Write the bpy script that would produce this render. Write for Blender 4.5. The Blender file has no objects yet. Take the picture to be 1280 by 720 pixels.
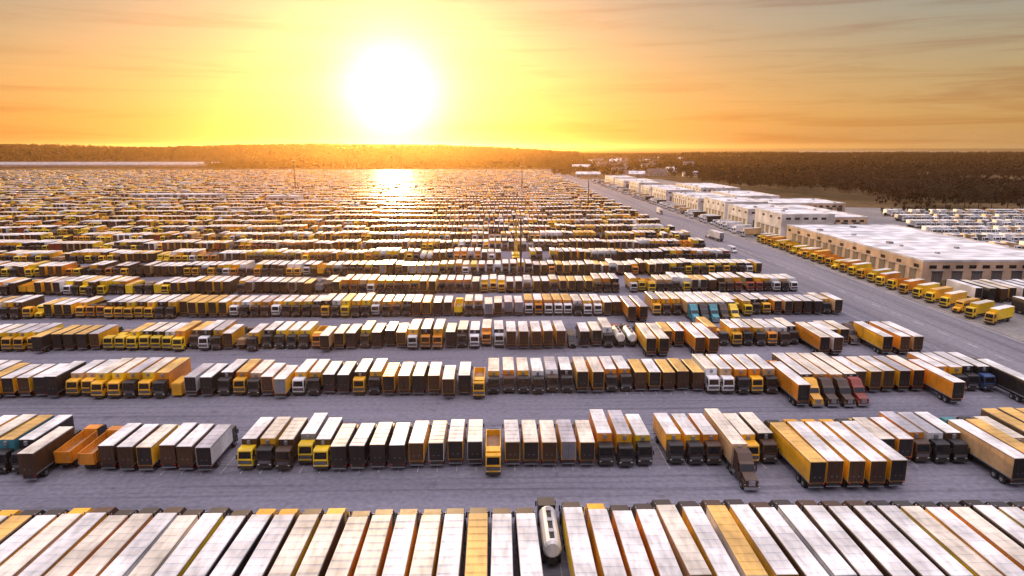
import bpy, math, random
import numpy as np
from mathutils import Vector
random.seed(11); np.random.seed(7)
R=random.random
sc=bpy.context.scene
COL=sc.collection
SUN_AZ=math.radians(-8.3); SUN_EL=math.radians(4.3)
SD=Vector((math.sin(SUN_AZ)*math.cos(SUN_EL),math.cos(SUN_AZ)*math.cos(SUN_EL),math.sin(SUN_EL)))

# ------------------------------------------------------------ materials
def newmat(name):
    m=bpy.data.materials.new(name); m.use_nodes=True
    nt=m.node_tree; b=nt.nodes['Principled BSDF']
    return m,nt,b
def paint(name,col,rough=0.4,metal=0.0,dirt=0.35,scale=1.5,spec=0.5,streak=False):
    m,nt,b=newmat(name); N=nt.nodes; L=nt.links
    geo=N.new('ShaderNodeNewGeometry')
    n=N.new('ShaderNodeTexNoise'); n.inputs['Scale'].default_value=scale; n.inputs['Detail'].default_value=3
    if streak:
        mp=N.new('ShaderNodeMapping'); mp.inputs['Scale'].default_value=(2.2,.55,1); L.new(geo.outputs['Position'],mp.inputs['Vector']); L.new(mp.outputs[0],n.inputs['Vector'])
    else: L.new(geo.outputs['Position'],n.inputs['Vector'])
    r=N.new('ShaderNodeMapRange'); r.inputs['From Min'].default_value=0.42; r.inputs['From Max'].default_value=0.75
    r.inputs['To Min'].default_value=0; r.inputs['To Max'].default_value=dirt
    L.new(n.outputs['Fac'],r.inputs['Value'])
    n2=N.new('ShaderNodeTexNoise'); n2.inputs['Scale'].default_value=0.22; n2.inputs['Detail'].default_value=0
    L.new(geo.outputs['Position'],n2.inputs['Vector'])
    r2=N.new('ShaderNodeMapRange'); r2.inputs['From Min'].default_value=0.35; r2.inputs['From Max'].default_value=0.65
    r2.inputs['To Min'].default_value=0.70; r2.inputs['To Max'].default_value=1.08
    L.new(n2.outputs['Fac'],r2.inputs['Value'])
    mx=N.new('ShaderNodeMix'); mx.data_type='RGBA'
    mx.inputs[6].default_value=(*col,1); mx.inputs[7].default_value=(col[0]*.3+.03,col[1]*.3+.025,col[2]*.3+.02,1)
    L.new(r.outputs[0],mx.inputs[0])
    mm=N.new('ShaderNodeMix'); mm.data_type='RGBA'; mm.blend_type='MULTIPLY'; mm.inputs[0].default_value=1
    L.new(mx.outputs[2],mm.inputs[6]); L.new(r2.outputs[0],mm.inputs[7])
    L.new(mm.outputs[2],b.inputs['Base Color'])
    rr=N.new('ShaderNodeMapRange'); rr.inputs['To Min'].default_value=rough-.08; rr.inputs['To Max'].default_value=rough+.2
    L.new(n.outputs['Fac'],rr.inputs['Value']); L.new(rr.outputs[0],b.inputs['Roughness'])
    b.inputs['Metallic'].default_value=metal
    b.inputs['Specular IOR Level'].default_value=spec
    return m
PAL={}
MATS=[]
def reg(k,m): PAL[k]=len(MATS); MATS.append(m)
reg('white',paint('paint_white',(.76,.74,.72)))
reg('roofw',paint('roof_white',(.85,.82,.77),.33,dirt=.55,scale=.8,spec=.7,streak=True))
reg('roofc',paint('roof_cream',(.82,.73,.58),.35,dirt=.55,scale=.8,spec=.7,streak=True))
reg('roofg',paint('roof_grey',(.60,.58,.60),.3,.25,dirt=.5,scale=.8,streak=True))
reg('roofo',paint('roof_amber',(.78,.46,.10),.35,dirt=.5,scale=.8,spec=.7,streak=True))
reg('amber',paint('paint_amber',(.86,.42,.02),.25))
reg('orange',paint('paint_orange',(.78,.27,.02),.25))
reg('yellow',paint('paint_yellow',(.90,.58,.02),.25))
reg('tan',paint('paint_tan',(.62,.38,.17)))
reg('brown',paint('paint_brown',(.07,.032,.014)))
reg('dark',paint('paint_charcoal',(.018,.015,.015)))
reg('red',paint('paint_red',(.28,.04,.018)))
reg('teal',paint('paint_teal',(.04,.24,.28)))
reg('blue',paint('paint_blue',(.05,.10,.24)))
reg('grey',paint('paint_grey',(.22,.22,.235)))
reg('glass',paint('window_glass',(.012,.014,.018),.12,dirt=.1,spec=.5))
reg('rubber',paint('tyre_rubber',(.02,.02,.02),.8))
reg('chassis',paint('chassis_steel',(.03,.028,.026),.6))
reg('chrome',paint('chrome_trim',(.5,.5,.52),.25,.8))
reg('lamp',paint('lamp_lens',(.75,.72,.65),.2))
reg('tail',paint('tail_lens',(.45,.03,.02),.25))
reg('load',paint('load_timber',(.36,.21,.11),.8))

# ------------------------------------------------------------ geometry builder
class G:
    def __init__(s): s.v=[]; s.f=[]; s.m=[]
    def add(s,vs,fs,m):
        o=len(s.v); s.v+=vs
        for f in fs: s.f.append([i+o for i in f]); s.m.append(m)
    def box(s,x0,x1,y0,y1,z0,z1,m,top=None,c=0):
        top=m if top is None else top
        if c:
            v=[(x0,y0,z0),(x1,y0,z0),(x1,y1,z0),(x0,y1,z0),(x0,y0,z1-c),(x1,y0,z1-c),(x1,y1,z1-c),(x0,y1,z1-c),
               (x0+c,y0+c,z1),(x1-c,y0+c,z1),(x1-c,y1-c,z1),(x0+c,y1-c,z1)]
            s.add(v,[(0,1,5,4),(1,2,6,5),(2,3,7,6),(3,0,4,7)],m)
            s.add(v,[(4,5,9,8),(5,6,10,9),(6,7,11,10),(7,4,8,11),(8,9,10,11)],top)
        else:
            v=[(x0,y0,z0),(x1,y0,z0),(x1,y1,z0),(x0,y1,z0),(x0,y0,z1),(x1,y0,z1),(x1,y1,z1),(x0,y1,z1)]
            s.add(v,[(0,1,5,4),(1,2,6,5),(2,3,7,6),(3,0,4,7)],m)
            s.add(v,[(4,5,6,7)],top)
        s.add(v[:4],[(3,2,1,0)],m)
    def prof(s,pts,x0,x1,m,ins=0):
        n=len(pts); v=[(x0,p[0],p[1]) for p in pts]+[(x1,p[0],p[1]) for p in pts]
        s.add(v,[tuple(range(n))[::-1],tuple(range(n,2*n))],m)
        s.add(v,[(i,(i+1)%n,(i+1)%n+n,i+n) for i in range(n)],m)
    def quad(s,a,b,c,d,m): s.add([a,b,c,d],[(0,1,2,3)],m)
    def wheel(s,x,y,r,w,seg=14):
        v=[];
        for k in range(seg):
            a=2*math.pi*k/seg
            v.append((x-w/2,y+r*math.cos(a),r+r*math.sin(a)))
        v+=[(x+w/2,p[1],p[2]) for p in v[:seg]]
        s.add(v,[tuple(range(seg)),tuple(range(seg,2*seg))[::-1]]+[(i,(i+1)%seg,(i+1)%seg+seg,i+seg) for i in range(seg)],'rubber')
        if seg>8:
            q=[(x+math.copysign(w/2+.01,x),y+.5*r*math.cos(2*math.pi*k/8),r+.5*r*math.sin(2*math.pi*k/8)) for k in range(8)]
            s.add(q,[tuple(range(8))],'chrome')
    def tube(s,p,q,r,m,seg=6):
        p=Vector(p);q=Vector(q);d=(q-p).normalized()
        a=d.orthogonal().normalized();b=d.cross(a)
        v=[]
        for c in (p,q):
            for k in range(seg):
                t=2*math.pi*k/seg; v.append(tuple(c+a*r*math.cos(t)+b*r*math.sin(t)))
        s.add(v,[(i,(i+1)%seg,(i+1)%seg+seg,i+seg) for i in range(seg)]+[tuple(range(seg)),tuple(range(seg,2*seg))],m)

def cabover(g,y0,W,z1,lod,L=1.75):
    y1=y0+L; h=W/2-.04
    g.prof([(y0,.55),(y0,1.55),(y0+.22,z1-.15),(y0+.4,z1),(y1,z1),(y1,.55)],-h,h,'CAB')
    def pt(t,x): return (x,y0+.22*t-.02,1.55+(z1-.15-1.55)*t)
    g.quad(pt(.12,-h+.15),pt(.12,h-.15),pt(.88,h-.22),pt(.88,-h+.22),'glass')
    for sx in (-1,1):
        x=sx*(h+.012)
        g.quad((x,y0+.3,1.65),(x,y0+1.15,1.65),(x,y0+1.1,z1-.3),(x,y0+.45,z1-.3),'glass')
    if lod<2:
        g.box(-h+.1,h-.1,y0-.03,y0,.95,1.42,'chassis')
        g.box(-h,h,y0-.12,y0+.1,.4,.72,'chassis')
        for sx in (-1,1):
            g.box(sx*(h-.25)-.16,sx*(h-.25)+.16,y0-.045,y0-.031,.8,.93,'lamp')
    if lod==0:
        for sx in (-1,1):
            g.box(sx*(h+.17)-.1,sx*(h+.17)+.1,y0+.05,y0+.13,1.6,2.2,'dark')
            g.box(sx*(h+.06)-.08,sx*(h+.06)+.08,y0+.08,y0+.11,2.1,2.14,'dark')
        for i in range(3): g.box(-h+.2,h-.2,y0-.05,y0-.031,1.02+i*.13,1.06+i*.13,'grey')

def ribs(g,W,y0,y1,z,step=1.22):
    y=y0+step
    while y<y1-.3:
        g.box(-W/2+.09,W/2-.09,y-.03,y+.03,z-.01,z+.022,'ROOFRIB'); y+=step

def cargo(g,W,y0,y1,z0,z1,lod):
    g.box(-W/2,W/2,y0,y1,z0,z1,'BODY',top='ROOF',c=.06 if lod<2 else 0)
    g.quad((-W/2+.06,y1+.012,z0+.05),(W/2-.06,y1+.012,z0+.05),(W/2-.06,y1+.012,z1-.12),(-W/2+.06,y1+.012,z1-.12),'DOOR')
    if lod==0:
        ribs(g,W,y0,y1,z1)
        g.box(-.25,.25,y0-.25,y0,z1-.75,z1-.2,'grey',c=.04)
        for sx in (-1,1):
            g.box(sx*(W/2+.015)-.015,sx*(W/2+.015)+.015,y0+.02,y1-.02,z0,z0+.14,'grey')
            g.box(sx*(W/2+.012)-.012,sx*(W/2+.012)+.012,y0+.02,y1-.02,z1-.2,z1-.1,'grey')
            n=int((y1-y0)/1.22)
            for i in range(1,n):
                yy=y0+i*(y1-y0)/n
                g.box(sx*(W/2+.008)-.008,sx*(W/2+.008)+.008,yy-.02,yy+.02,z0+.15,z1-.21,'BODY')
        g.box(-.015,.015,y1+.013,y1+.03,z0+.1,z1-.15,'chassis')
        for sx in (-1,1):
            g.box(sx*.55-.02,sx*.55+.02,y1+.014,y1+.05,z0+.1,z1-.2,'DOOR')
            g.box(sx*.42-.12,sx*.42+.12,y1+.014,y1+.04,z0+.7,z0+.78,'grey')
            g.box(sx*(W/2-.2)-.15,sx*(W/2-.2)+.15,y1-.02,y1+.03,z0-.2,z0-.08,'tail')
        g.box(-W/2+.1,W/2-.1,y1-.15,y1-.02,z0-.62,z0-.5,'grey')
    g.box(-W/2+.35,W/2-.35,y0,y1-.05,z0-.45,z0-.003,'chassis')

def wheels(g,ys,W,r,lod):
    if lod==2:
        for y in ys: g.box(-W/2+.08,W/2-.08,y-r*.8,y+r*.8,.02,2*r*.9,'rubber')
    else:
        for y in ys:
            for sx in (-1,1): g.wheel(sx*(W/2-.2),y,r,.36,14 if lod==0 else 8)

def box_truck(lod,L=9.0,H=3.6):
    g=G();W=2.45
    cabover(g,-L/2,W,2.8,lod)
    cargo(g,W,-L/2+1.85,L/2,1.1,H,lod)
    wheels(g,[-L/2+1.1,L/2-1.9],W,.48,lod)
    return g
def tall_truck(lod): return box_truck(lod,10.0,3.95)
def hoodcab(g,y0,W,lod):
    h=W/2-.12
    g.prof([(y0,.65),(y0+.05,1.45),(y0+1.5,1.85),(y0+1.5,.65)],-h+.15,h-.15,'CAB')
    g.prof([(y0+1.5,.6),(y0+1.5,1.85),(y0+1.95,2.65),(y0+2.3,2.85),(y0+3.0,3.6),(y0+4.2,3.65),(y0+4.2,.6)],-h,h,'CAB')
    def pt(t,x): return (x,y0+1.5+.45*t-.025,1.85+.8*t)
    g.quad(pt(.1,-h+.1),pt(.1,h-.1),pt(.95,h-.15),pt(.95,-h+.15),'glass')
    for sx in (-1,1):
        x=sx*(h+.012)
        g.quad((x,y0+1.85,1.85),(x,y0+2.75,1.85),(x,y0+2.75,2.5),(x,y0+2.1,2.5),'glass')
    if lod<2:
        g.box(-.5,.5,y0-.05,y0+.06,.8,1.4,'chrome')
        g.box(-h-.05,h+.05,y0-.2,y0+.05,.35,.65,'chrome')
        for sx in (-1,1):
            g.prof([(y0+.1,.5),(y0+.15,1.15),(y0+1.2,1.25),(y0+1.5,.6)],sx*(h-.16)-.2,sx*(h-.16)+.2,'CAB')
            g.box(sx*(h-.2)-.15,sx*(h-.2)+.15,y0+.03,y0+.1,.85,1.02,'lamp')
    if lod==0:
        for sx in (-1,1):
            g.tube((sx*(h+.1),y0+4.3,.8),(sx*(h+.1),y0+4.3,3.9),.08,'chrome',8)
            g.box(sx*(h+.25)-.1,sx*(h+.25)+.1,y0+1.7,y0+1.78,1.8,2.5,'dark')
            g.tube((sx*(h-.1),y0+3.3,.75),(sx*(h-.1),y0+4.3,.75),.3,'chrome',10)
    g.box(-.5,.5,y0+1,y0+6.6,.6,.95,'chassis')
def semi_truck(lod,L=16.5):
    g=G();W=2.5;y0=-L/2
    hoodcab(g,y0,W,lod)
    cargo(g,W,y0+4.75,L/2,1.25,4.0,lod)
    wheels(g,[y0+1.0,y0+4.9,y0+6.1,L/2-2.8,L/2-1.5],W,.5,lod)
    if lod==0:
        for sx in (-1,1): g.box(sx*.8-.06,sx*.8+.06,y0+7.6,y0+7.75,.1,1.2,'chassis')
    return g
def semi_tractor(lod):
    g=G();W=2.5;L=7.2
    hoodcab(g,-L/2,W,lod)
    wheels(g,[-L/2+1,-L/2+4.9,-L/2+6.1],W,.5,lod)
    g.box(-.4,.4,-L/2+4.9,-L/2+6.0,.95,1.15,'chassis')
    return g
def dump_truck(lod):
    g=G();W=2.5;L=8.6
    cabover(g,-L/2,W,2.9,lod,2.2)
    y0=-L/2+2.4;y1=L/2; h=W/2;t=.12
    g.box(-h,h,y0,y1,1.15,1.35,'BODY')
    g.prof([(y0,1.35),(y0,2.9),(y1+.15,2.7),(y1,1.35)],-h,-h+t,'BODY')
    g.prof([(y0,1.35),(y0,2.9),(y1+.15,2.7),(y1,1.35)],h-t,h,'BODY')
    g.box(-h+t,h-t,y0,y0+t,1.35,2.95,'BODY')
    g.box(-h+t,h-t,y1-t,y1,1.35,2.65,'BODY')
    g.box(-h+.1,h-.1,y0-1.5,y0,2.98,3.08,'BODY')
    g.quad((-h+t,y0+t,1.9),(h-t,y0+t,1.9),(h-t,y1-t,1.8),(-h+t,y1-t,1.8),'LOAD')
    if lod<2:
        for i in range(5):
            y=y0+.6+i*1.3
            for sx in (-1,1): g.box(sx*(h+.04)-.04,sx*(h+.04)+.04,y-.06,y+.06,1.35,2.65,'BODY')
    g.box(-.5,.5,y0-.2,y1-.3,.65,1.14,'chassis')
    wheels(g,[-L/2+1.25,L/2-2.9,L/2-1.5],W,.52,lod)
    return g
def flatbed_truck(lod):
    g=G();W=2.45;L=9.2
    cabover(g,-L/2,W,2.75,lod,2.1)
    g.box(-W/2,W/2,-L/2+2.4,L/2,1.05,1.25,'chassis',top='LOAD')
    g.box(-W/2,W/2,-L/2+2.4,-L/2+2.5,1.25,2.5,'BODY')
    for i in range(3):
        y=-L/2+2.8+i*2.1
        g.box(-W/2+.2,W/2-.25,y,y+1.8,1.26,1.9+.3*((i*7)%3)/2,'BODY' if i%2 else 'LOAD',c=.04)
    g.box(-.5,.5,-L/2+2,L/2-.2,.6,1.04,'chassis')
    wheels(g,[-L/2+1.25,L/2-1.9],W,.48,lod)
    return g
def tanker_truck(lod):
    g=G();W=2.45;L=9.4;seg=14 if lod<2 else 8
    cabover(g,-L/2,W,2.8,lod,2.1)
    y0=-L/2+2.5;y1=L/2;v=[]
    rings=[(y0,.75),(y0+.25,1),(y1-.25,1),(y1,.75)]
    for y,s in rings:
        for k in range(seg):
            a=2*math.pi*k/seg; v.append((1.18*s*math.cos(a),y,2.15+.98*s*math.sin(a)))
    fs=[]
    for r in range(3):
        fs+=[(r*seg+k,r*seg+(k+1)%seg,(r+1)*seg+(k+1)%seg,(r+1)*seg+k) for k in range(seg)]
    fs+=[tuple(range(seg)),tuple(range(3*seg,4*seg))]
    g.add(v,fs,'ROOF')
    g.box(-.3,.3,y0+.6,y1-.6,3.1,3.2,'chassis')
    if lod<2:
        for i in range(3): g.box(-.35,.35,y0+1.2+i*2-.3,y0+1.2+i*2+.3,3.2,3.32,'chrome')
    g.box(-.6,.6,-L/2+2,y1-.1,.6,1.25,'chassis')
    wheels(g,[-L/2+1.25,L/2-2.6,L/2-1.4],W,.48,lod)
    return g
def school_bus(lod):
    g=G();W=2.4;L=9.0;h=W/2;y0=-L/2
    g.prof([(y0,.6),(y0+.03,1.3),(y0+1.3,1.5),(y0+1.3,.6)],-h+.15,h-.15,'CAB')
    g.prof([(y0+1.3,.55),(y0+1.3,1.5),(y0+1.55,2.7),(y0+1.8,2.95),(L/2-.15,2.95),(L/2,2.7),(L/2,.55)],-h,h,'CAB')
    g.box(-h+.2,h-.2,y0+2,L/2-.4,2.95,3.03,'ROOF',c=.03)
    g.quad((-h+.15,y0+1.33,1.62),(h-.15,y0+1.33,1.62),(h-.2,y0+1.53,2.62),(-h+.2,y0+1.53,2.62),'glass')
    for sx in (-1,1):
        x=sx*(h+.012);y=y0+1.8
        while y<L/2-.6:
            g.quad((x,y,1.75),(x,y+.62,1.75),(x,y+.62,2.4),(x,y,2.4),'glass'); y+=.75
        g.box(sx*(h+.015)-.01,sx*(h+.015)+.01,y0+1.4,L/2-.1,1.4,1.47,'dark')
    if lod<2:
        g.box(-h+.1,h-.1,y0-.12,y0,.4,.65,'dark')
        g.box(-.5,.5,y0-.03,y0+.02,.75,1.15,'dark')
    wheels(g,[y0+.8,L/2-2.4],W,.48,lod)
    return g
def delivery_van(lod):
    g=G();W=2.0;L=6.0;h=W/2;y0=-L/2
    g.prof([(y0,.45),(y0,.95),(y0+.9,1.25),(y0+1.6,2.25),(y0+2.0,2.45),(L/2-.1,2.5),(L/2,2.3),(L/2,.45)],-h,h,'BODY')
    def pt(t,x): return (x,y0+.9+.7*t-.02,1.25+t+.01)
    g.quad(pt(.05,-h+.1),pt(.05,h-.1),pt(.9,h-.15),pt(.9,-h+.15),'glass')
    for sx in (-1,1):
        x=sx*(h+.012)
        g.quad((x,y0+1.15,1.3),(x,y0+2.3,1.3),(x,y0+2.3,2.0),(x,y0+1.6,2.0),'glass')
        if lod<2: g.box(sx*(h-.25)-.15,sx*(h-.25)+.15,y0-.03,y0+.02,.72,.9,'lamp')
    g.box(-h+.05,h-.05,y0-.06,y0+.05,.3,.5,'dark')
    wheels(g,[y0+1.0,L/2-1.1],W,.36,lod)
    return g
TYPES=dict(box_truck=box_truck,tall_truck=tall_truck,semi_truck=semi_truck,semi_tractor=semi_tractor,dump_truck=dump_truck,
  flatbed_truck=flatbed_truck,tanker_truck=tanker_truck,school_bus=school_bus,delivery_van=delivery_van)
LEN=dict(box_truck=9,tall_truck=10,semi_truck=16.5,semi_tractor=7.2,dump_truck=8.6,flatbed_truck=9.2,tanker_truck=9.4,school_bus=9,delivery_van=6)
GEO={(t,l):fn(l) for t,fn in TYPES.items() for l in (0,1,2)}
XS=.77
for g in GEO.values(): g.v=[(a*XS,b,c) for a,b,c in g.v]
def role(k,v):
    if k in PAL: return PAL[k]
    body,cab,roof=v
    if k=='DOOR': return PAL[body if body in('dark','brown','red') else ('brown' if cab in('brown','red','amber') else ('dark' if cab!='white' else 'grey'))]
    return PAL[{'BODY':body,'CAB':cab,'ROOF':roof,'ROOFRIB':roof,'LOAD':'load'}[k]]
MESH={}
def mesh_of(t,v,lod=0):
    key=(t,v,lod)
    if key in MESH: return MESH[key]
    g=GEO[(t,lod)]; me=bpy.data.meshes.new(t)
    me.from_pydata(g.v,[],g.f)
    idx=[role(k,v) for k in g.m]; used=sorted(set(idx)); mp={u:i for i,u in enumerate(used)}
    for u in used: me.materials.append(MATS[u])
    me.polygons.foreach_set('material_index',[mp[i] for i in idx]); me.update()
    MESH[key]=me; return me
NAME=dict(tall_truck='box_truck')
def place(t,v,x,y,rot=0,lod=0):
    o=bpy.data.objects.new(NAME.get(t,t),mesh_of(t,v,lod)); o.location=(x,y,.02); o.rotation_euler=(0,0,rot); COL.objects.link(o); return o
class Merge:
    def __init__(s): s.V=[];s.L=[];s.S=[];s.M=[];s.nv=0;s.nl=0
    cache={}
    def add(s,t,v,lod,x,y,rot):
        k=(t,v,lod)
        if k not in s.cache:
            g=GEO[(t,lod)]
            lv=np.array([i for f in g.f for i in f],dtype=np.int64)
            tot=np.array([len(f) for f in g.f]); st=np.concatenate([[0],np.cumsum(tot)[:-1]])
            s.cache[k]=(np.array(g.v,dtype=float),lv,st,np.array([role(q,v) for q in g.m]))
        V,lv,st,m=s.cache[k]
        c,sn=math.cos(rot),math.sin(rot)
        W=np.empty_like(V); W[:,0]=V[:,0]*c-V[:,1]*sn+x; W[:,1]=V[:,0]*sn+V[:,1]*c+y; W[:,2]=V[:,2]+.02
        s.V.append(W); s.L.append(lv+s.nv); s.S.append(st+s.nl); s.M.append(m); s.nv+=len(V); s.nl+=len(lv)
    def build(s,name):
        if not s.V: return
        V=np.concatenate(s.V);Lp=np.concatenate(s.L);S=np.concatenate(s.S);M=np.concatenate(s.M)
        return npmesh(name,V,Lp,S,M,MATS)
def npmesh(name,V,Lp,S,M,mats):
    me=bpy.data.meshes.new(name)
    me.vertices.add(len(V)); me.vertices.foreach_set('co',V.astype(np.float32).ravel())
    me.loops.add(len(Lp)); me.loops.foreach_set('vertex_index',Lp.astype(np.int32))
    me.polygons.add(len(S)); me.polygons.foreach_set('loop_start',S.astype(np.int32))
    me.polygons.foreach_set('material_index',M.astype(np.int32))
    for m in mats: me.materials.append(m)
    me.update(calc_edges=True); me.validate()
    o=bpy.data.objects.new(name,me); COL.objects.link(o); return o

# ------------------------------------------------------------ fleet layout
def pick(x,row):
    roof=random.choices(['roofw','roofc','roofg','roofo'],[8,4,.7,1])[0]
    body=random.choices(['amber','orange','yellow','tan','white','brown','dark','red','teal'],[5.5,1.5,2.6,1,2.6,1.8,4,.2,.08])[0]
    cab=random.choices(['dark','brown','white','amber','yellow','red','orange','teal','blue'],[9,3,1.3,1.6,1.2,.25,.5,.12,.06])[0]
    if row==0:
        t=random.choices(['semi_truck','tall_truck','flatbed_truck','tanker_truck'],[18,.3,.4,.2])[0]
        cab=random.choices(['dark','brown','amber'],[8,2,1])[0]
    elif x>30 and row<6:
        t=random.choices(['box_truck','tall_truck','semi_truck','semi_tractor','dump_truck','flatbed_truck'],[4,3,3.2 if row<5 else .4,.15,.2,.2])[0]
        body=random.choices(['amber','orange','tan','white','dark','brown'],[5,2.6,1.8,1.8,1.4,.8])[0]
    else:
        t=random.choices(['box_truck','tall_truck','dump_truck','flatbed_truck','tanker_truck','school_bus','semi_tractor','delivery_van'],[9,5,.5,.4,.15,.15,.15,.15])[0]
    if row>=3 and x<-.38*(80+26.7*row) and R()<.55:
        cab=random.choice(['yellow','amber','yellow','dark']); 
        if R()<.4: t=random.choice(['dump_truck','school_bus','flatbed_truck']); body='yellow'
    if t in('dump_truck',): body=random.choice(['amber','yellow','orange','dark','grey']); cab=random.choice(['amber','yellow','orange','dark'])
    if t=='school_bus': cab='yellow'; roof=random.choice(['roofw','roofc','roofo'])
    if t=='semi_tractor' and cab=='white': cab='dark'
    return t,(body,cab,roof)
def blocked(x,y):
    for (a,b,c,d) in [(-290,-208,525,560),(-172,-136,490,522),(-191,-179,630,650),(2,12,228,250)]:
        if a<x<b and c<y<d: return True
    return False
NR=43
for k in range(NR):
    near=80.3+26.7*(k-1); far=near+9.4
    if k==0: near=51.5; far=67.8
    xl=-(0.80*far+25); xl=max(xl,-860); xr=84.5 if k>1 else min(84.5,0.80*far+25)
    lod=0 if k<5 else (1 if k<11 else 2)
    M=Merge() if k>=7 else None
    x=xl; run=0
    while x<xr:
        if run<=0:
            t,v=pick(x,k); run=random.choice([1,1,1,2,2,3,4,5]) if t in('box_truck','tall_truck','semi_truck') else random.choice([1,1,2])
            gx=random.choice([2.36,2.42,2.48]); flip=(R()<(.4 if t!='semi_truck' else .75)); off=random.uniform(-.5,.7)
            if k==0: flip=True; gx=random.choice([2.36,2.42,2.5])
        run-=1
        vv=v
        if R()<.45:
            _,vv=pick(x,k)
            if t in('dump_truck','school_bus'): vv=v
        L=LEN[t]
        jitter=random.uniform(-.3,.3)+off+(random.choice([-1.8,1.4]) if R()<.06 else 0)
        y=far-L/2+jitter if (t=='semi_truck' or L>9.2 or k==0) else near+L/2+jitter
        rot=random.gauss(0,.010)+(math.pi if flip else 0)
        if k in(1,2) and abs(x-(-.2 if k==1 else -2.0))<1.2:
            place('dump_truck',('amber','amber','roofo'),x,near+LEN['dump_truck']/2-2.2,0,0)
        elif R()<.005 or blocked(x,y): pass
        elif M is None: place(t,vv,x,y,rot,lod)
        else: M.add(t,vv,lod,x,y,rot)
        x+=gx+random.uniform(-.05,.1)
        if R()<.008: x+=random.choice([.8,1.6])
    if M: M.build('distant_truck_row')
for i in range(26):
    y=152+i*5.6
    t=random.choice(['school_bus','box_truck','dump_truck','box_truck','box_truck'])
    v=(random.choice(['amber','yellow','orange']),random.choice(['yellow','amber']),random.choice(['roofw','roofo','roofc']))
    place(t,v,117+random.uniform(-.6,.6),y,math.radians(-62)+random.gauss(0,.03),1)
for i in range(22):
    place('semi_truck',(random.choice(['dark','white','amber','brown']),'dark',random.choice(['roofw','roofc'])),127+i*3.0+random.uniform(-.2,.2),181-(i%3)*.6,math.pi,1)
for i in range(16):
    place('tall_truck',(random.choice(['dark','amber','white','tan']),random.choice(['dark','amber']),'roofw'),129+i*3.3,158+random.uniform(-.5,.5),math.pi if i%3 else 0,1)
place('semi_truck',('white','white','roofw'),97,300,math.radians(185),1)
place('delivery_van',('white','white','roofw'),92,262,math.radians(8),1)
place('box_truck',('white','white','roofw'),101,420,0,1)
M=Merge()
for r,(x0,y0,n) in enumerate([(185,236,34),(190,262,40),(196,288,44),(204,316,46),(214,345,46),(225,375,44),(236,405,40)]):
    for i in range(n):
        if R()<.06: continue
        M.add(random.choice(['box_truck','delivery_van','box_truck']),(random.choice(['white','white','grey','tan']),'white','roofw'),2,x0+i*2.5,y0+random.uniform(-.4,.4),random.gauss(0,.02))
M.build('distant_truck_row')
M=Merge()
for i in range(80):
    y=310+i*6.4
    if R()<.25: continue
    M.add(random.choice(['box_truck','tall_truck','delivery_van']),(random.choice(['white','white','tan','dark']),'white','roofw'),2,117+random.uniform(-.5,.5),y,math.radians(-75))
M.build('distant_truck_row')

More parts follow.
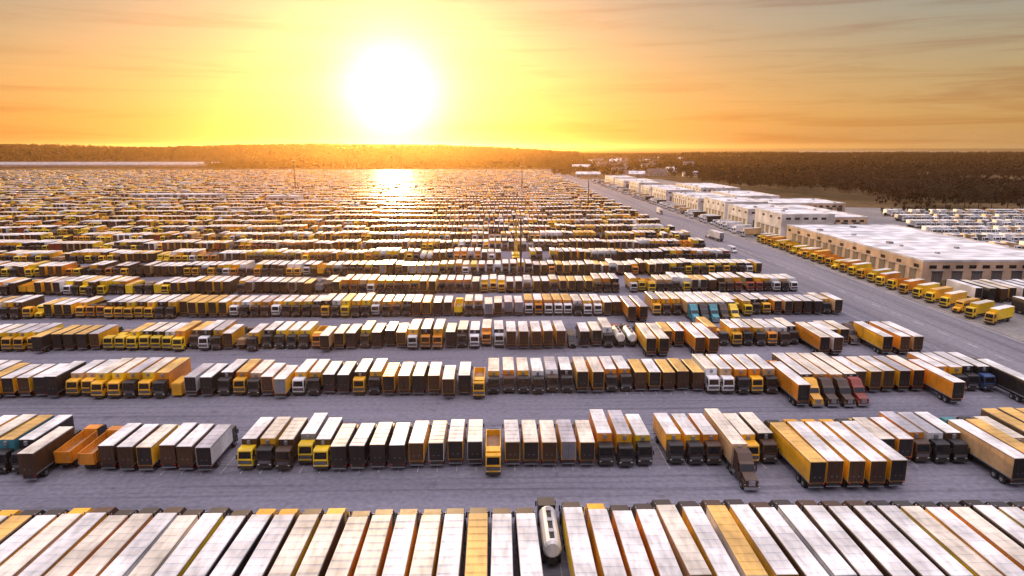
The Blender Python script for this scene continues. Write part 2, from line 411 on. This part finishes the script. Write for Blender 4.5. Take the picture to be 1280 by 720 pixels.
# ------------------------------------------------------------ ground sheets
def ground_mat(name,c1,c2,sc1,stretch=(1,1,1),rough=.85,fine=1.2,stain=0.0,spec=.1,tracks=None):
    m,nt,b=newmat(name);N=nt.nodes;L=nt.links
    geo=N.new('ShaderNodeNewGeometry'); mp=N.new('ShaderNodeMapping'); mp.inputs['Scale'].default_value=stretch
    L.new(geo.outputs['Position'],mp.inputs['Vector'])
    n=N.new('ShaderNodeTexNoise'); n.inputs['Scale'].default_value=sc1; n.inputs['Detail'].default_value=5; n.inputs['Roughness'].default_value=.6
    L.new(mp.outputs[0],n.inputs['Vector'])
    r=N.new('ShaderNodeMapRange'); r.inputs['From Min'].default_value=.35; r.inputs['From Max'].default_value=.65
    L.new(n.outputs['Fac'],r.inputs['Value'])
    mx=N.new('ShaderNodeMix'); mx.data_type='RGBA'; mx.inputs[6].default_value=(*c1,1); mx.inputs[7].default_value=(*c2,1)
    L.new(r.outputs[0],mx.inputs[0])
    n2=N.new('ShaderNodeTexNoise'); n2.inputs['Scale'].default_value=fine; n2.inputs['Detail'].default_value=6
    L.new(geo.outputs['Position'],n2.inputs['Vector'])
    r2=N.new('ShaderNodeMapRange'); r2.inputs['From Min'].default_value=.3; r2.inputs['From Max'].default_value=.7; r2.inputs['To Min'].default_value=.82; r2.inputs['To Max'].default_value=1.15
    L.new(n2.outputs['Fac'],r2.inputs['Value'])
    def mul(a,f):
        mm=N.new('ShaderNodeMix'); mm.data_type='RGBA'; mm.blend_type='MULTIPLY'; mm.inputs[0].default_value=1
        L.new(a,mm.inputs[6]); L.new(f,mm.inputs[7]); return mm.outputs[2]
    out=mul(mx.outputs[2],r2.outputs[0])
    if stain:
        n3=N.new('ShaderNodeTexNoise'); n3.inputs['Scale'].default_value=.45; n3.inputs['Detail'].default_value=3
        L.new(geo.outputs['Position'],n3.inputs['Vector'])
        r3=N.new('ShaderNodeMapRange'); r3.inputs['From Min'].default_value=.6; r3.inputs['From Max'].default_value=.72; r3.inputs['To Min'].default_value=1; r3.inputs['To Max'].default_value=1-stain
        L.new(n3.outputs['Fac'],r3.inputs['Value']); out=mul(out,r3.outputs[0])
    if tracks:
        mp2=N.new('ShaderNodeMapping'); mp2.inputs['Scale'].default_value=tracks; L.new(geo.outputs['Position'],mp2.inputs['Vector'])
        n4=N.new('ShaderNodeTexNoise'); n4.inputs['Scale'].default_value=1; n4.inputs['Detail'].default_value=2; n4.inputs['Distortion'].default_value=.3
        L.new(mp2.outputs[0],n4.inputs['Vector'])
        r4=N.new('ShaderNodeMapRange'); r4.inputs['From Min'].default_value=.52; r4.inputs['From Max'].default_value=.68; r4.inputs['To Min'].default_value=1; r4.inputs['To Max'].default_value=.72
        L.new(n4.outputs['Fac'],r4.inputs['Value']); out=mul(out,r4.outputs[0])
    L.new(out,b.inputs['Base Color']); b.inputs['Roughness'].default_value=rough
    b.inputs['Specular IOR Level'].default_value=spec
    return m
def sheet(name,pts,z,mat):
    me=bpy.data.meshes.new(name); me.from_pydata([(x,y,z) for x,y in pts],[],[tuple(range(len(pts)))]); me.materials.append(mat); me.update()
    o=bpy.data.objects.new(name,me); COL.objects.link(o); return o
m_field=ground_mat('dry_field',(.17,.11,.055),(.05,.038,.022),.012,(1,.6,1),1,.15,spec=0)
m_lot=ground_mat('lot_asphalt',(.15,.145,.172),(.21,.20,.235),.05,(.25,2.2,1),.95,1.5,.22,.08,(.02,1.3,1))
m_road=ground_mat('road_asphalt',(.155,.15,.17),(.215,.205,.23),.05,(2.5,.12,1),.9,1.2,.18,.1,(.9,.01,1))
m_yard=ground_mat('yard_concrete',(.17,.155,.15),(.24,.22,.205),.05,(1,1,1),.9,.8,.2)
m_line=paint('road_marking',(.5,.48,.46),.7,dirt=.9,scale=2.5)
m_kerb=paint('kerb_concrete',(.33,.31,.29),.8)
sheet('ground',[(-30000,-400),(30000,-400),(30000,45000),(-30000,45000)],0,m_field)
sheet('parking_lot',[(-870,-60),(85.5,-60),(85.5,1215),(-870,1215)],.02,m_lot)
sheet('access_road',[(85.5,-60),(111,-60),(111,1300),(85.5,1300)],.024,m_road)
sheet('industrial_yard',[(111.3,-60),(190,-60),(190,218),(330,222),(350,430),(230,470),(215,900),(111.3,900)],.02,m_yard)
g=G()
for y0 in range(60,900,30): g.box(111,111.3,y0,y0+(22 if y0%60 else 29.9),0,.14,'x')
me=bpy.data.meshes.new('kerb'); me.from_pydata(g.v,[],g.f); me.materials.append(m_kerb); COL.objects.link(bpy.data.objects.new('kerb',me))
g=G()
def rect(x0,x1,y0,y1,z=.031): g.add([(x0,y0,z),(x1,y0,z),(x1,y1,z),(x0,y1,z)],[(0,1,2,3)],'x')
for y in range(60,1100,9): rect(98.2,98.4,y,y+4)
rect(86.3,86.45,60,1200); rect(110.3,110.45,60,1200)
for k in range(1,9):
    near=80.3+26.7*(k-1)
    x=-150-20*k
    while x<84: rect(x,x+.08,near-.5,near+9.6); x+=2.46
x=-80
while x<84: rect(x,x+.08,51,68); x+=2.46
me=bpy.data.meshes.new('parking_bay_markings'); me.from_pydata(g.v,[],g.f); me.materials.append(m_line); COL.objects.link(bpy.data.objects.new('parking_bay_markings',me))

# ------------------------------------------------------------ buildings
m_wall=paint('cladding_white',(.66,.62,.58),.6,scale=.3); m_wall2=paint('cladding_tan',(.64,.42,.26),.6,scale=.3)
m_roof=paint('membrane_roof',(.80,.77,.75),.6,dirt=.5,scale=.12,spec=.3); m_door=paint('dock_door',(.12,.10,.09),.6); m_trim=paint('trim_grey',(.32,.31,.31),.6)
m_win=MATS[PAL['glass']]
def part(par,name,g,mat):
    me=bpy.data.meshes.new(name); me.from_pydata(g.v,[],g.f); me.materials.append(mat); me.update()
    o=bpy.data.objects.new(name,me); COL.objects.link(o); o.parent=par; return o
def warehouse(x0,x1,y0,y1,h,wall=m_wall,name='warehouse'):
    e=bpy.data.objects.new(name,None); COL.objects.link(e); e.location=(x0,y0,0)
    w=x1-x0;d=y1-y0
    g=G(); g.box(0,w,0,d,0,h-.6,'x'); part(e,'walls',g,wall)
    g=G(); t=.3
    g.box(-.05,w+.05,-.05,t,h-.6,h,'x');g.box(-.05,w+.05,d-t,d+.05,h-.6,h,'x');g.box(-.05,t,t,d-t,h-.6,h,'x');g.box(w-t,w+.05,t,d-t,h-.6,h,'x')
    part(e,'parapet',g,m_wall)
    g=G(); g.box(t,w-t,t,d-t,h-.6,h-.35,'x')
    y=8
    while y<d-4: g.box(t+.1,w-t-.1,y,y+.12,h-.35,h-.28,'x'); y+=8
    part(e,'roof',g,m_roof)
    g=G()
    for i in range(max(2,int(w*d/600))):
        a,b=random.uniform(2,w-4),random.uniform(2,d-4); s=random.uniform(.8,1.8); g.box(a,a+s,b,b+s*1.3,h-.35,h+random.uniform(.1,.4),'x',c=.1)
    part(e,'roof_vents',g,m_trim)
    g=G();g2=G();g3=G()
    y=3
    while y<d-4:
        g.box(-.06,0,y,y+3.2,.9,4.3,'x'); g3.box(-.5,0,y-.2,y+3.4,4.4,4.55,'x')
        g3.box(-.35,0,y+.2,y+.5,.3,.9,'x'); y+=5.6
    x=3
    while x<w-4:
        g.box(x,x+3.2,-.06,0,.6,4.2,'x'); g3.box(x-.2,x+3.4,-.5,0,4.3,4.45,'x'); x+=6
    x=2
    while x<w-3: g2.box(x,x+2.2,-.05,0,h-2.6,h-1.6,'x'); x+=4
    y=2
    while y<d-3: g2.box(-.05,0,y,y+2.4,h-2.6,h-1.6,'x'); y+=9
    part(e,'dock_doors',g,m_door); part(e,'windows',g2,m_win); part(e,'canopies',g3,m_trim)
    return e
warehouse(126,172,196,292,7.6,m_wall2)
for (a,b,c,d,h) in [(128,152,303,335,11),(127,150,342,372,10),(128,152,380,420,10.5),(127,148,428,455,9),(130,158,462,505,8),(128,150,515,560,9),(129,155,572,610,8),(130,150,625,670,9),(128,160,690,740,8),(130,155,760,820,8),
                    (160,182,330,405,7),(164,214,415,455,7),(170,200,480,540,7),(168,200,560,640,8)]:
    warehouse(a,b,c,d,h,m_wall2 if R()<.15 else m_wall)
warehouse(-282,-214,536,552,5,m_wall); warehouse(-166,-143,500,514,6,m_wall)
def greenhouse(x0,x1,y0,n,wd):
    g=G()
    for i in range(n):
        y=y0+i*wd
        g.prof([(y,0),(y,5),(y+wd/2,8),(y+wd,5),(y+wd,0)],x0,x1,'x')
    me=bpy.data.meshes.new('greenhouse');me.from_pydata(g.v,[],g.f);me.materials.append(m_trim);COL.objects.link(bpy.data.objects.new('greenhouse',me))
greenhouse(-1700,-640,1500,6,26)

m_hroof=paint('house_roof',(.12,.09,.08),.8); m_hwall=paint('house_wall',(.45,.38,.32),.8)
def house(x,y,w,d,h,rot):
    g=G(); 
    g.box(-w/2,w/2,-d/2,d/2,0,h,'w')
    v=[(-w/2-.5,-d/2-.5,h-.1),(w/2+.5,-d/2-.5,h-.1),(w/2+.5,d/2+.5,h-.1),(-w/2-.5,d/2+.5,h-.1),(-w/2-.5,0,h+d*.35),(w/2+.5,0,h+d*.35)]
    g.add(v,[(0,1,5,4),(2,3,4,5),(0,4,3),(1,2,5),(3,2,1,0)],'r')
    for fx in np.arange(-w/2+1,w/2-1.5,2.6): 
        g.box(fx,fx+1.2,-d/2-.05,-d/2,1,2.4,'g')
    g.box(w*.2,w*.2+.9,d*.1,d*.1+.9,h,h+d*.35+.9,'w')
    me=bpy.data.meshes.new('house');me.from_pydata(g.v,[],g.f)
    for m in (m_hwall if R()<.6 else m_wall,m_hroof if R()<.6 else m_roof,m_win): me.materials.append(m)
    me.polygons.foreach_set('material_index',[{'w':0,'r':1,'g':2}[q] for q in g.m])
    o=bpy.data.objects.new('house',me);o.location=(x,y,0);o.rotation_euler=(0,0,rot);COL.objects.link(o)
HP=[]
for i in range(46):
    y=random.uniform(950,2300); x=random.uniform(.10,.28)*y+10
    HP.append((x,y)); house(x,y,random.uniform(14,34),random.uniform(9,16),random.uniform(4,8),random.uniform(-.3,.3))

# ------------------------------------------------------------ masts & crane
def obj(name,g,mats):
    me=bpy.data.meshes.new(name);me.from_pydata(g.v,[],g.f)
    ks=list(dict.fromkeys(g.m))
    for k in ks: me.materials.append(MATS[PAL[k]])
    me.polygons.foreach_set('material_index',[ks.index(q) for q in g.m]); me.update()
    o=bpy.data.objects.new(name,me);COL.objects.link(o);return o
def mast(x,y,h,r=.32):
    g=G()
    g.tube((0,0,0),(0,0,h*.5),r,'chassis',10); g.tube((0,0,h*.5),(0,0,h),r*.75,'chassis',10)
    g.box(-1.8,1.8,-.1,.1,h-.3,h-.05,'chassis')
    for i in range(5): g.box(-1.6+i*.7,-1.2+i*.7,-.4,-.1,h-.7,h-.05,'lamp')
    g.box(-.7,.7,-.7,.7,0,.6,'grey')
    o=obj('floodlight_mast',g,None);o.location=(x,y,.02)
mast(-185,640,29,.6); mast(7.5,205.5,20,.3); mast(-60,418,20,.35); mast(24,632,24,.5); mast(-330,420,20,.4); mast(60,445,20,.35)
g=G()
g.box(-1.3,1.3,-6,6,.8,1.5,'yellow',c=.08); wheels(g,[-4.6,-3,2.8,4.4],2.6,.6,0)
g.box(-1.2,1.2,-6,-4.2,1.5,2.9,'yellow',c=.1); g.quad((-1,-6.02,1.9),(1,-6.02,1.9),(1,-6.02,2.7),(-1,-6.02,2.7),'glass')
g.box(-1.25,1.25,-1,4.2,1.55,3.2,'yellow',c=.1)
for a in (-.45,.45):
    for b in (0,.9): g.tube((a,1+b,3.2),(a*.4,-2.2+b*.4,15.5),.15,'yellow')
for i in range(12):
    t=i/12;t2=(i+1)/12
    P=lambda t,sx,b:(sx*.45*(1-.6*t),1-3.2*t+b*.9*(1-.6*t),3.2+12.3*t)
    g.tube(P(t,-1,0),P(t2,1,0),.08,'yellow',4); g.tube(P(t,-1,1),P(t2,1,1),.08,'yellow',4); g.tube(P(t,1,0),P(t2,1,1),.08,'yellow',4); g.tube(P(t,-1,0),P(t2,-1,1),.08,'yellow',4)
g.tube((0,-2.3,15.4),(0,-2.3,6),.03,'dark',4); g.box(-.2,.2,-2.5,-2.1,5.4,6,'yellow',c=.05)
o=obj('mobile_crane',g,None); o.location=(7,240,.02)

# ------------------------------------------------------------ vegetation
def fol_mat(name,c1,c2):
    m,nt,b=newmat(name);N=nt.nodes;L=nt.links
    geo=N.new('ShaderNodeNewGeometry'); n=N.new('ShaderNodeTexNoise'); n.inputs['Scale'].default_value=.03; n.inputs['Detail'].default_value=3
    L.new(geo.outputs['Position'],n.inputs['Vector'])
    mx=N.new('ShaderNodeMix');mx.data_type='RGBA';mx.inputs[6].default_value=(*c1,1);mx.inputs[7].default_value=(*c2,1)
    r=N.new('ShaderNodeMapRange'); r.inputs['From Min'].default_value=.35; r.inputs['From Max'].default_value=.65
    L.new(n.outputs['Fac'],r.inputs['Value']); L.new(r.outputs[0],mx.inputs[0]); L.new(mx.outputs[2],b.inputs['Base Color'])
    b.inputs['Roughness'].default_value=1; b.inputs['Specular IOR Level'].default_value=.0
    return m
m_leaf=fol_mat('foliage_autumn',(.075,.045,.03),(.04,.03,.022)); m_bark=paint('bark',(.07,.05,.035),.9)
m_hill=ground_mat('forest_floor',(.05,.032,.02),(.03,.022,.015),.02,(1,1,1),1,.1,spec=0)
def trees_mass(name,P,nleaf,hmin,hmax,leaf,zf=lambda x,y:0.):
    n=len(P); P=np.array(P); H=np.random.uniform(hmin,hmax,n); Z=np.array([zf(*p) for p in P])
    c=np.repeat(np.column_stack([P,Z+H*.6]),nleaf,axis=0); Hr=np.repeat(H,nleaf)
    u=np.random.normal(size=(n*nleaf,3)); u/=np.linalg.norm(u,axis=1)[:,None]; u*=np.random.uniform(.35,1,(n*nleaf,1))
    u[:,0]*=Hr*.34;u[:,1]*=Hr*.34;u[:,2]*=Hr*.40
    c=c+u
    a=np.random.normal(size=(n*nleaf,3)); a/=np.linalg.norm(a,axis=1)[:,None]
    b=np.cross(a,np.random.normal(size=a.shape)); b/=np.linalg.norm(b,axis=1)[:,None]
    s=(np.random.uniform(.6,1.3,n*nleaf)*leaf)[:,None]; a*=s;b*=s
    V=np.stack([c-a-b*.6,c+a*.8-b,c+a+b*.7,c-a*.7+b],axis=1).reshape(-1,3)
    tv=[]
    for i in range(3):
        an=2*math.pi*i/3
        tv.append(np.column_stack([P[:,0]+.25*math.cos(an),P[:,1]+.25*math.sin(an),Z-.5]))
    tv.append(np.column_stack([P[:,0],P[:,1],Z+H*.85]))
    T=np.stack(tv,axis=1).reshape(-1,3); o=len(V); V=np.concatenate([V,T])
    Lq=np.arange(n*nleaf*4); base=o+np.arange(n)*4
    tri=np.stack([base,base+1,base+3,base+1,base+2,base+3,base+2,base,base+3],axis=1).ravel()
    Lp=np.concatenate([Lq,tri]); S=np.concatenate([np.arange(n*nleaf)*4,len(Lq)+np.arange(n*3)*3])
    Mi=np.concatenate([np.zeros(n*nleaf),np.ones(n*3)])
    return npmesh(name,V,Lp,S,Mi,[m_leaf,m_bark])
def ridge(x,y):
    e=max(0,min(1,(y-1420)/900)); e=e*e*(3-2*e)
    fx=max(0,min(1,(260-x)/500))
    return e*fx*(38+6*math.sin(x*.0021+1)+4*math.sin(x*.0063))+ (1-fx)*e*12
xs=np.linspace(-3600,4200,120); ys=np.linspace(1380,4200,30)
vs=[(x,y,ridge(x,y)-.3*(y<1450)) for y in ys for x in xs]; fs=[(j*120+i,j*120+i+1,(j+1)*120+i+1,(j+1)*120+i) for j in range(29) for i in range(119)]
me=bpy.data.meshes.new('hills');me.from_pydata(vs,[],fs);me.materials.append(m_hill);COL.objects.link(bpy.data.objects.new('hills',me))
P=[]
for i in range(9000):
    y=1330+ (R()**1.3)*1500; x=random.uniform(-.85*y,.12*y)
    if x<-560 and 1310<y<1690: continue
    P.append((x,y))
trees_mass('distant_forest',P,18,9,18,1.7,ridge)
P=[];Pn=[]
for i in range(10500):
    y=500+R()**1.3*2600
    x0=max(.27*y,245); x=x0+R()*(.95*y-x0)
    if math.sin(x*.012+y*.004)+math.sin(y*.009-x*.003)<-1.1: continue
    (P if y>1000 else Pn).append((x,y))
trees_mass('distant_forest',P,18,8,15,1.3,ridge)
trees_mass('distant_forest',Pn,60,7,14,.55,ridge)
P=[]
for i in range(1500):
    y=random.uniform(960,2500); x=random.uniform(.08,.3)*y
    if any(abs(x-a)<22 and abs(y-b)<26 for a,b in HP): continue
    P.append((x,y))
trees_mass('distant_forest',P,24,7,13,.9,ridge)
P=[]
for i in range(420):
    y=random.uniform(400,620); x=random.uniform(.56,.95)*y
    if math.sin(x*.05)+math.sin(y*.04+x*.02)<-.2: continue
    P.append((x,y))
trees_mass('scrub_bushes',P,40,1.5,5,.35)
def tree(x,y,h):
    g=G()
    g.tube((0,0,0),(.1,0,h*.35),.28,'t',8); g.tube((.1,0,h*.35),(0,.2,h*.85),.15,'t',6)
    tips=[]
    for i in range(11):
        a=i*2.4+R(); z=h*(.3+.05*i); r=h*random.uniform(.2,.34)*(1-.04*i)
        e=(r*math.cos(a),r*math.sin(a),z+h*random.uniform(.08,.2)); g.tube((.05,.05,z),e,.07,'t',5); tips.append(e)
        for q in range(3):
            e2=(e[0]+random.uniform(-1.4,1.4),e[1]+random.uniform(-1.4,1.4),e[2]+random.uniform(-.3,1.6)); g.tube(e,e2,.035,'t',4); tips.append(e2)
    tips.append((0,.2,h*.9))
    for tp in tips:
        for q in range(16):
            c=Vector(tp)+Vector((random.gauss(0,.75),random.gauss(0,.75),random.gauss(0,.6)))
            a=Vector((R()-.5,R()-.5,R()-.5)).normalized()*random.uniform(.18,.38); b=a.orthogonal().normalized()*random.uniform(.15,.3)
            g.add([tuple(c-a),tuple(c+b),tuple(c+a),tuple(c-b)],[(0,1,2,3)],'l')
    me=bpy.data.meshes.new('tree');me.from_pydata(g.v,[],g.f);me.materials.append(m_bark);me.materials.append(m_leaf)
    me.polygons.foreach_set('material_index',[0 if q=='t' else 1 for q in g.m])
    o=bpy.data.objects.new('tree',me);o.location=(x,y,0);o.rotation_euler=(0,0,R()*6);COL.objects.link(o)
for (x,y,h) in [(300,432,14),(310,442,16),(322,438,14),(290,450,15),(305,458,17),(322,450,16),(338,445,15),(300,470,17),(325,468,18),(345,480,17),(352,450,16),(285,500,15),(372,470,17),(335,430,15),(345,420,16)]:
    tree(x,y,h)
m,nt,b=newmat('water'); b.inputs['Base Color'].default_value=(.05,.07,.09,1); b.inputs['Roughness'].default_value=.25
n=nt.nodes.new('ShaderNodeTexNoise'); n.inputs['Scale'].default_value=2; bp=nt.nodes.new('ShaderNodeBump'); bp.inputs['Strength'].default_value=.3
nt.links.new(n.outputs['Fac'],bp.inputs['Height']); nt.links.new(bp.outputs[0],b.inputs['Normal'])
sheet('lake',[(2300,4700),(3300,4600),(4900,5200),(5200,8000),(4000,8800),(2900,7000)],.3,m)

# ------------------------------------------------------------ haze (real volume)
g=G(); g.box(-6000,6000,-700,12000,-3,90,'x')
m=bpy.data.materials.new('haze_volume'); m.use_nodes=True; nt=m.node_tree; nt.nodes.clear()
o_=nt.nodes.new('ShaderNodeOutputMaterial'); vs_=nt.nodes.new('ShaderNodeVolumeScatter'); vs_.inputs['Color'].default_value=(1,.56,.18,1)
vs_.inputs['Density'].default_value=.00007; vs_.inputs['Anisotropy'].default_value=.81
nt.links.new(vs_.outputs[0],o_.inputs['Volume'])
me=bpy.data.meshes.new('atmosphere_haze');me.from_pydata(g.v,[],g.f);me.materials.append(m);COL.objects.link(bpy.data.objects.new('atmosphere_haze',me))

# ------------------------------------------------------------ sky
w=bpy.data.worlds.new('World'); sc.world=w; w.use_nodes=True; nt=w.node_tree; N=nt.nodes; L=nt.links; N.clear()
out=N.new('ShaderNodeOutputWorld'); tc=N.new('ShaderNodeTexCoord')
nrm=N.new('ShaderNodeVectorMath'); nrm.operation='NORMALIZE'; L.new(tc.outputs['Generated'],nrm.inputs[0]); D=nrm.outputs[0]
sep=N.new('ShaderNodeSeparateXYZ'); L.new(D,sep.inputs[0])
def math_(op,a,b=None,clamp=False):
    n=N.new('ShaderNodeMath'); n.operation=op; n.use_clamp=clamp
    for i,q in enumerate((a,b)):
        if q is None: continue
        if isinstance(q,(int,float)): n.inputs[i].default_value=q
        else: L.new(q,n.inputs[i])
    return n.outputs[0]
def ramp(fac,stops):
    r=N.new('ShaderNodeValToRGB'); e=r.color_ramp.elements
    while len(e)<len(stops): e.new(.5)
    for q,(p,c) in zip(e,stops): q.position=p; q.color=(*c,1)
    L.new(fac,r.inputs[0]); return r.outputs[0]
def mixc(f,a,b,mode='MIX'):
    n=N.new('ShaderNodeMix'); n.data_type='RGBA'; n.blend_type=mode
    for i,q in ((0,f),(6,a),(7,b)):
        if isinstance(q,(int,float)): n.inputs[i].default_value=q
        elif isinstance(q,tuple): n.inputs[i].default_value=(*q,1)
        else: L.new(q,n.inputs[i])
    return n.outputs[2]
z=math_('MAXIMUM',sep.outputs[2],0)
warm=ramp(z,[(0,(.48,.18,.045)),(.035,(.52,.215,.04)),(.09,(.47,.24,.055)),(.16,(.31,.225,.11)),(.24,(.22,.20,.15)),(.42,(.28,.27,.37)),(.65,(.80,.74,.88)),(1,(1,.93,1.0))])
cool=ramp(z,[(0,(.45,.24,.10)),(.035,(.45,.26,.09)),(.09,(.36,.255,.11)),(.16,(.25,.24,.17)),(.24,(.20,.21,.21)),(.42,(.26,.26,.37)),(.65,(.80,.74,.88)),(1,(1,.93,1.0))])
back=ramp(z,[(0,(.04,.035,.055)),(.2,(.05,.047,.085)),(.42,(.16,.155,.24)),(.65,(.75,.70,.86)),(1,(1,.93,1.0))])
dt=N.new('ShaderNodeVectorMath'); dt.operation='DOT_PRODUCT'; L.new(D,dt.inputs[0]); dt.inputs[1].default_value=SD
ang=math_('ARCCOSINE',math_('MINIMUM',dt.outputs['Value'],.999999))
f1=N.new('ShaderNodeMapRange'); f1.inputs['From Min'].default_value=math.radians(12); f1.inputs['From Max'].default_value=math.radians(42); L.new(ang,f1.inputs[0])
rt=N.new('ShaderNodeMapRange'); rt.inputs['From Min'].default_value=-.35; rt.inputs['From Max'].default_value=.1; rt.inputs['To Min'].default_value=.45; L.new(sep.outputs[0],rt.inputs[0])
c1=mixc(math_('MULTIPLY',f1.outputs[0],rt.outputs[0]),warm,cool)
f2=N.new('ShaderNodeMapRange'); f2.inputs['From Min'].default_value=math.radians(60); f2.inputs['From Max'].default_value=math.radians(115); L.new(ang,f2.inputs[0])
c2=mixc(f2.outputs[0],c1,back)
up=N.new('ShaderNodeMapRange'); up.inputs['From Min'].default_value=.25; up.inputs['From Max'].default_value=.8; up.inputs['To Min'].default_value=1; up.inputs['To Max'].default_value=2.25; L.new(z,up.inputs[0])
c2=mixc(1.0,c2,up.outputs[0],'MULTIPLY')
mp=N.new('ShaderNodeMapping'); mp.inputs['Scale'].default_value=(2.0,2.0,34); mp.inputs['Rotation'].default_value=(0,math.radians(1.5),0); L.new(D,mp.inputs[0])
cn=N.new('ShaderNodeTexNoise'); cn.inputs['Scale'].default_value=1.6; cn.inputs['Detail'].default_value=5; cn.inputs['Roughness'].default_value=.6; cn.inputs['Distortion'].default_value=.5; L.new(mp.outputs[0],cn.inputs['Vector'])
cm=N.new('ShaderNodeMapRange'); cm.inputs['From Min'].default_value=.50; cm.inputs['From Max'].default_value=.66; cm.inputs['To Max'].default_value=.8; L.new(cn.outputs['Fac'],cm.inputs[0])
def glow(col,amp,s,power):
    a=math_('POWER',math_('DIVIDE',ang,math.radians(s)),power)
    e=math_('MULTIPLY',math_('POWER',2.71828,math_('MULTIPLY',a,-1)),amp)
    return mixc(1.0,col,e,'MULTIPLY')
c4=mixc(1.0,c2,glow((1,.68,.28),.20,13,1.5),'ADD')
c4=mixc(cm.outputs[0],c4,mixc(1.0,c4,(.74,.56,.48),'MULTIPLY'))
cl=N.new('ShaderNodeMapRange'); cl.inputs['From Min'].default_value=.48; cl.inputs['From Max'].default_value=.3; cl.inputs['To Max'].default_value=.6; L.new(cn.outputs['Fac'],cl.inputs[0])
c4=mixc(cl.outputs[0],c4,mixc(1.0,c4,(1.15,1.14,1.2),'MULTIPLY'))
c4=mixc(1.0,c4,glow((1,.90,.68),1.8,3.3,2),'ADD')
c4=mixc(1.0,c4,glow((1,.70,.30),.58,6.5,1.4),'ADD')
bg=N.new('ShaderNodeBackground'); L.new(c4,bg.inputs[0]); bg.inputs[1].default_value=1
sky=N.new('ShaderNodeTexSky'); sky.sky_type='NISHITA'; sky.sun_disc=False; sky.sun_elevation=SUN_EL; sky.sun_rotation=SUN_AZ; sky.dust_density=2
bg2=N.new('ShaderNodeBackground'); L.new(mixc(1.0,sky.outputs[0],(.9,.70,.78),'MULTIPLY'),bg2.inputs[0]); bg2.inputs[1].default_value=.05
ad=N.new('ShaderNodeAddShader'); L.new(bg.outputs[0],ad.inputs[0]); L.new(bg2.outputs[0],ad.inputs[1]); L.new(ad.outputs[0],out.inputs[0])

sl=bpy.data.lights.new('sun','SUN'); sl.energy=5; sl.angle=math.radians(.6); sl.color=(1,.60,.26)
so=bpy.data.objects.new('sun',sl); so.rotation_euler=SD.to_track_quat('Z','Y').to_euler(); so.location=(0,0,100); COL.objects.link(so)

cam=bpy.data.cameras.new('camera'); cam.lens=24; cam.sensor_width=36; cam.clip_start=.5; cam.clip_end=80000
co=bpy.data.objects.new('camera',cam); co.location=(0,0,40); co.rotation_euler=(math.radians(90-11.6),0,math.radians(-1.34)); COL.objects.link(co); sc.camera=co
sc.view_settings.view_transform='Standard'; sc.view_settings.look='None'; sc.view_settings.exposure=0
print('objects',len(bpy.data.objects))
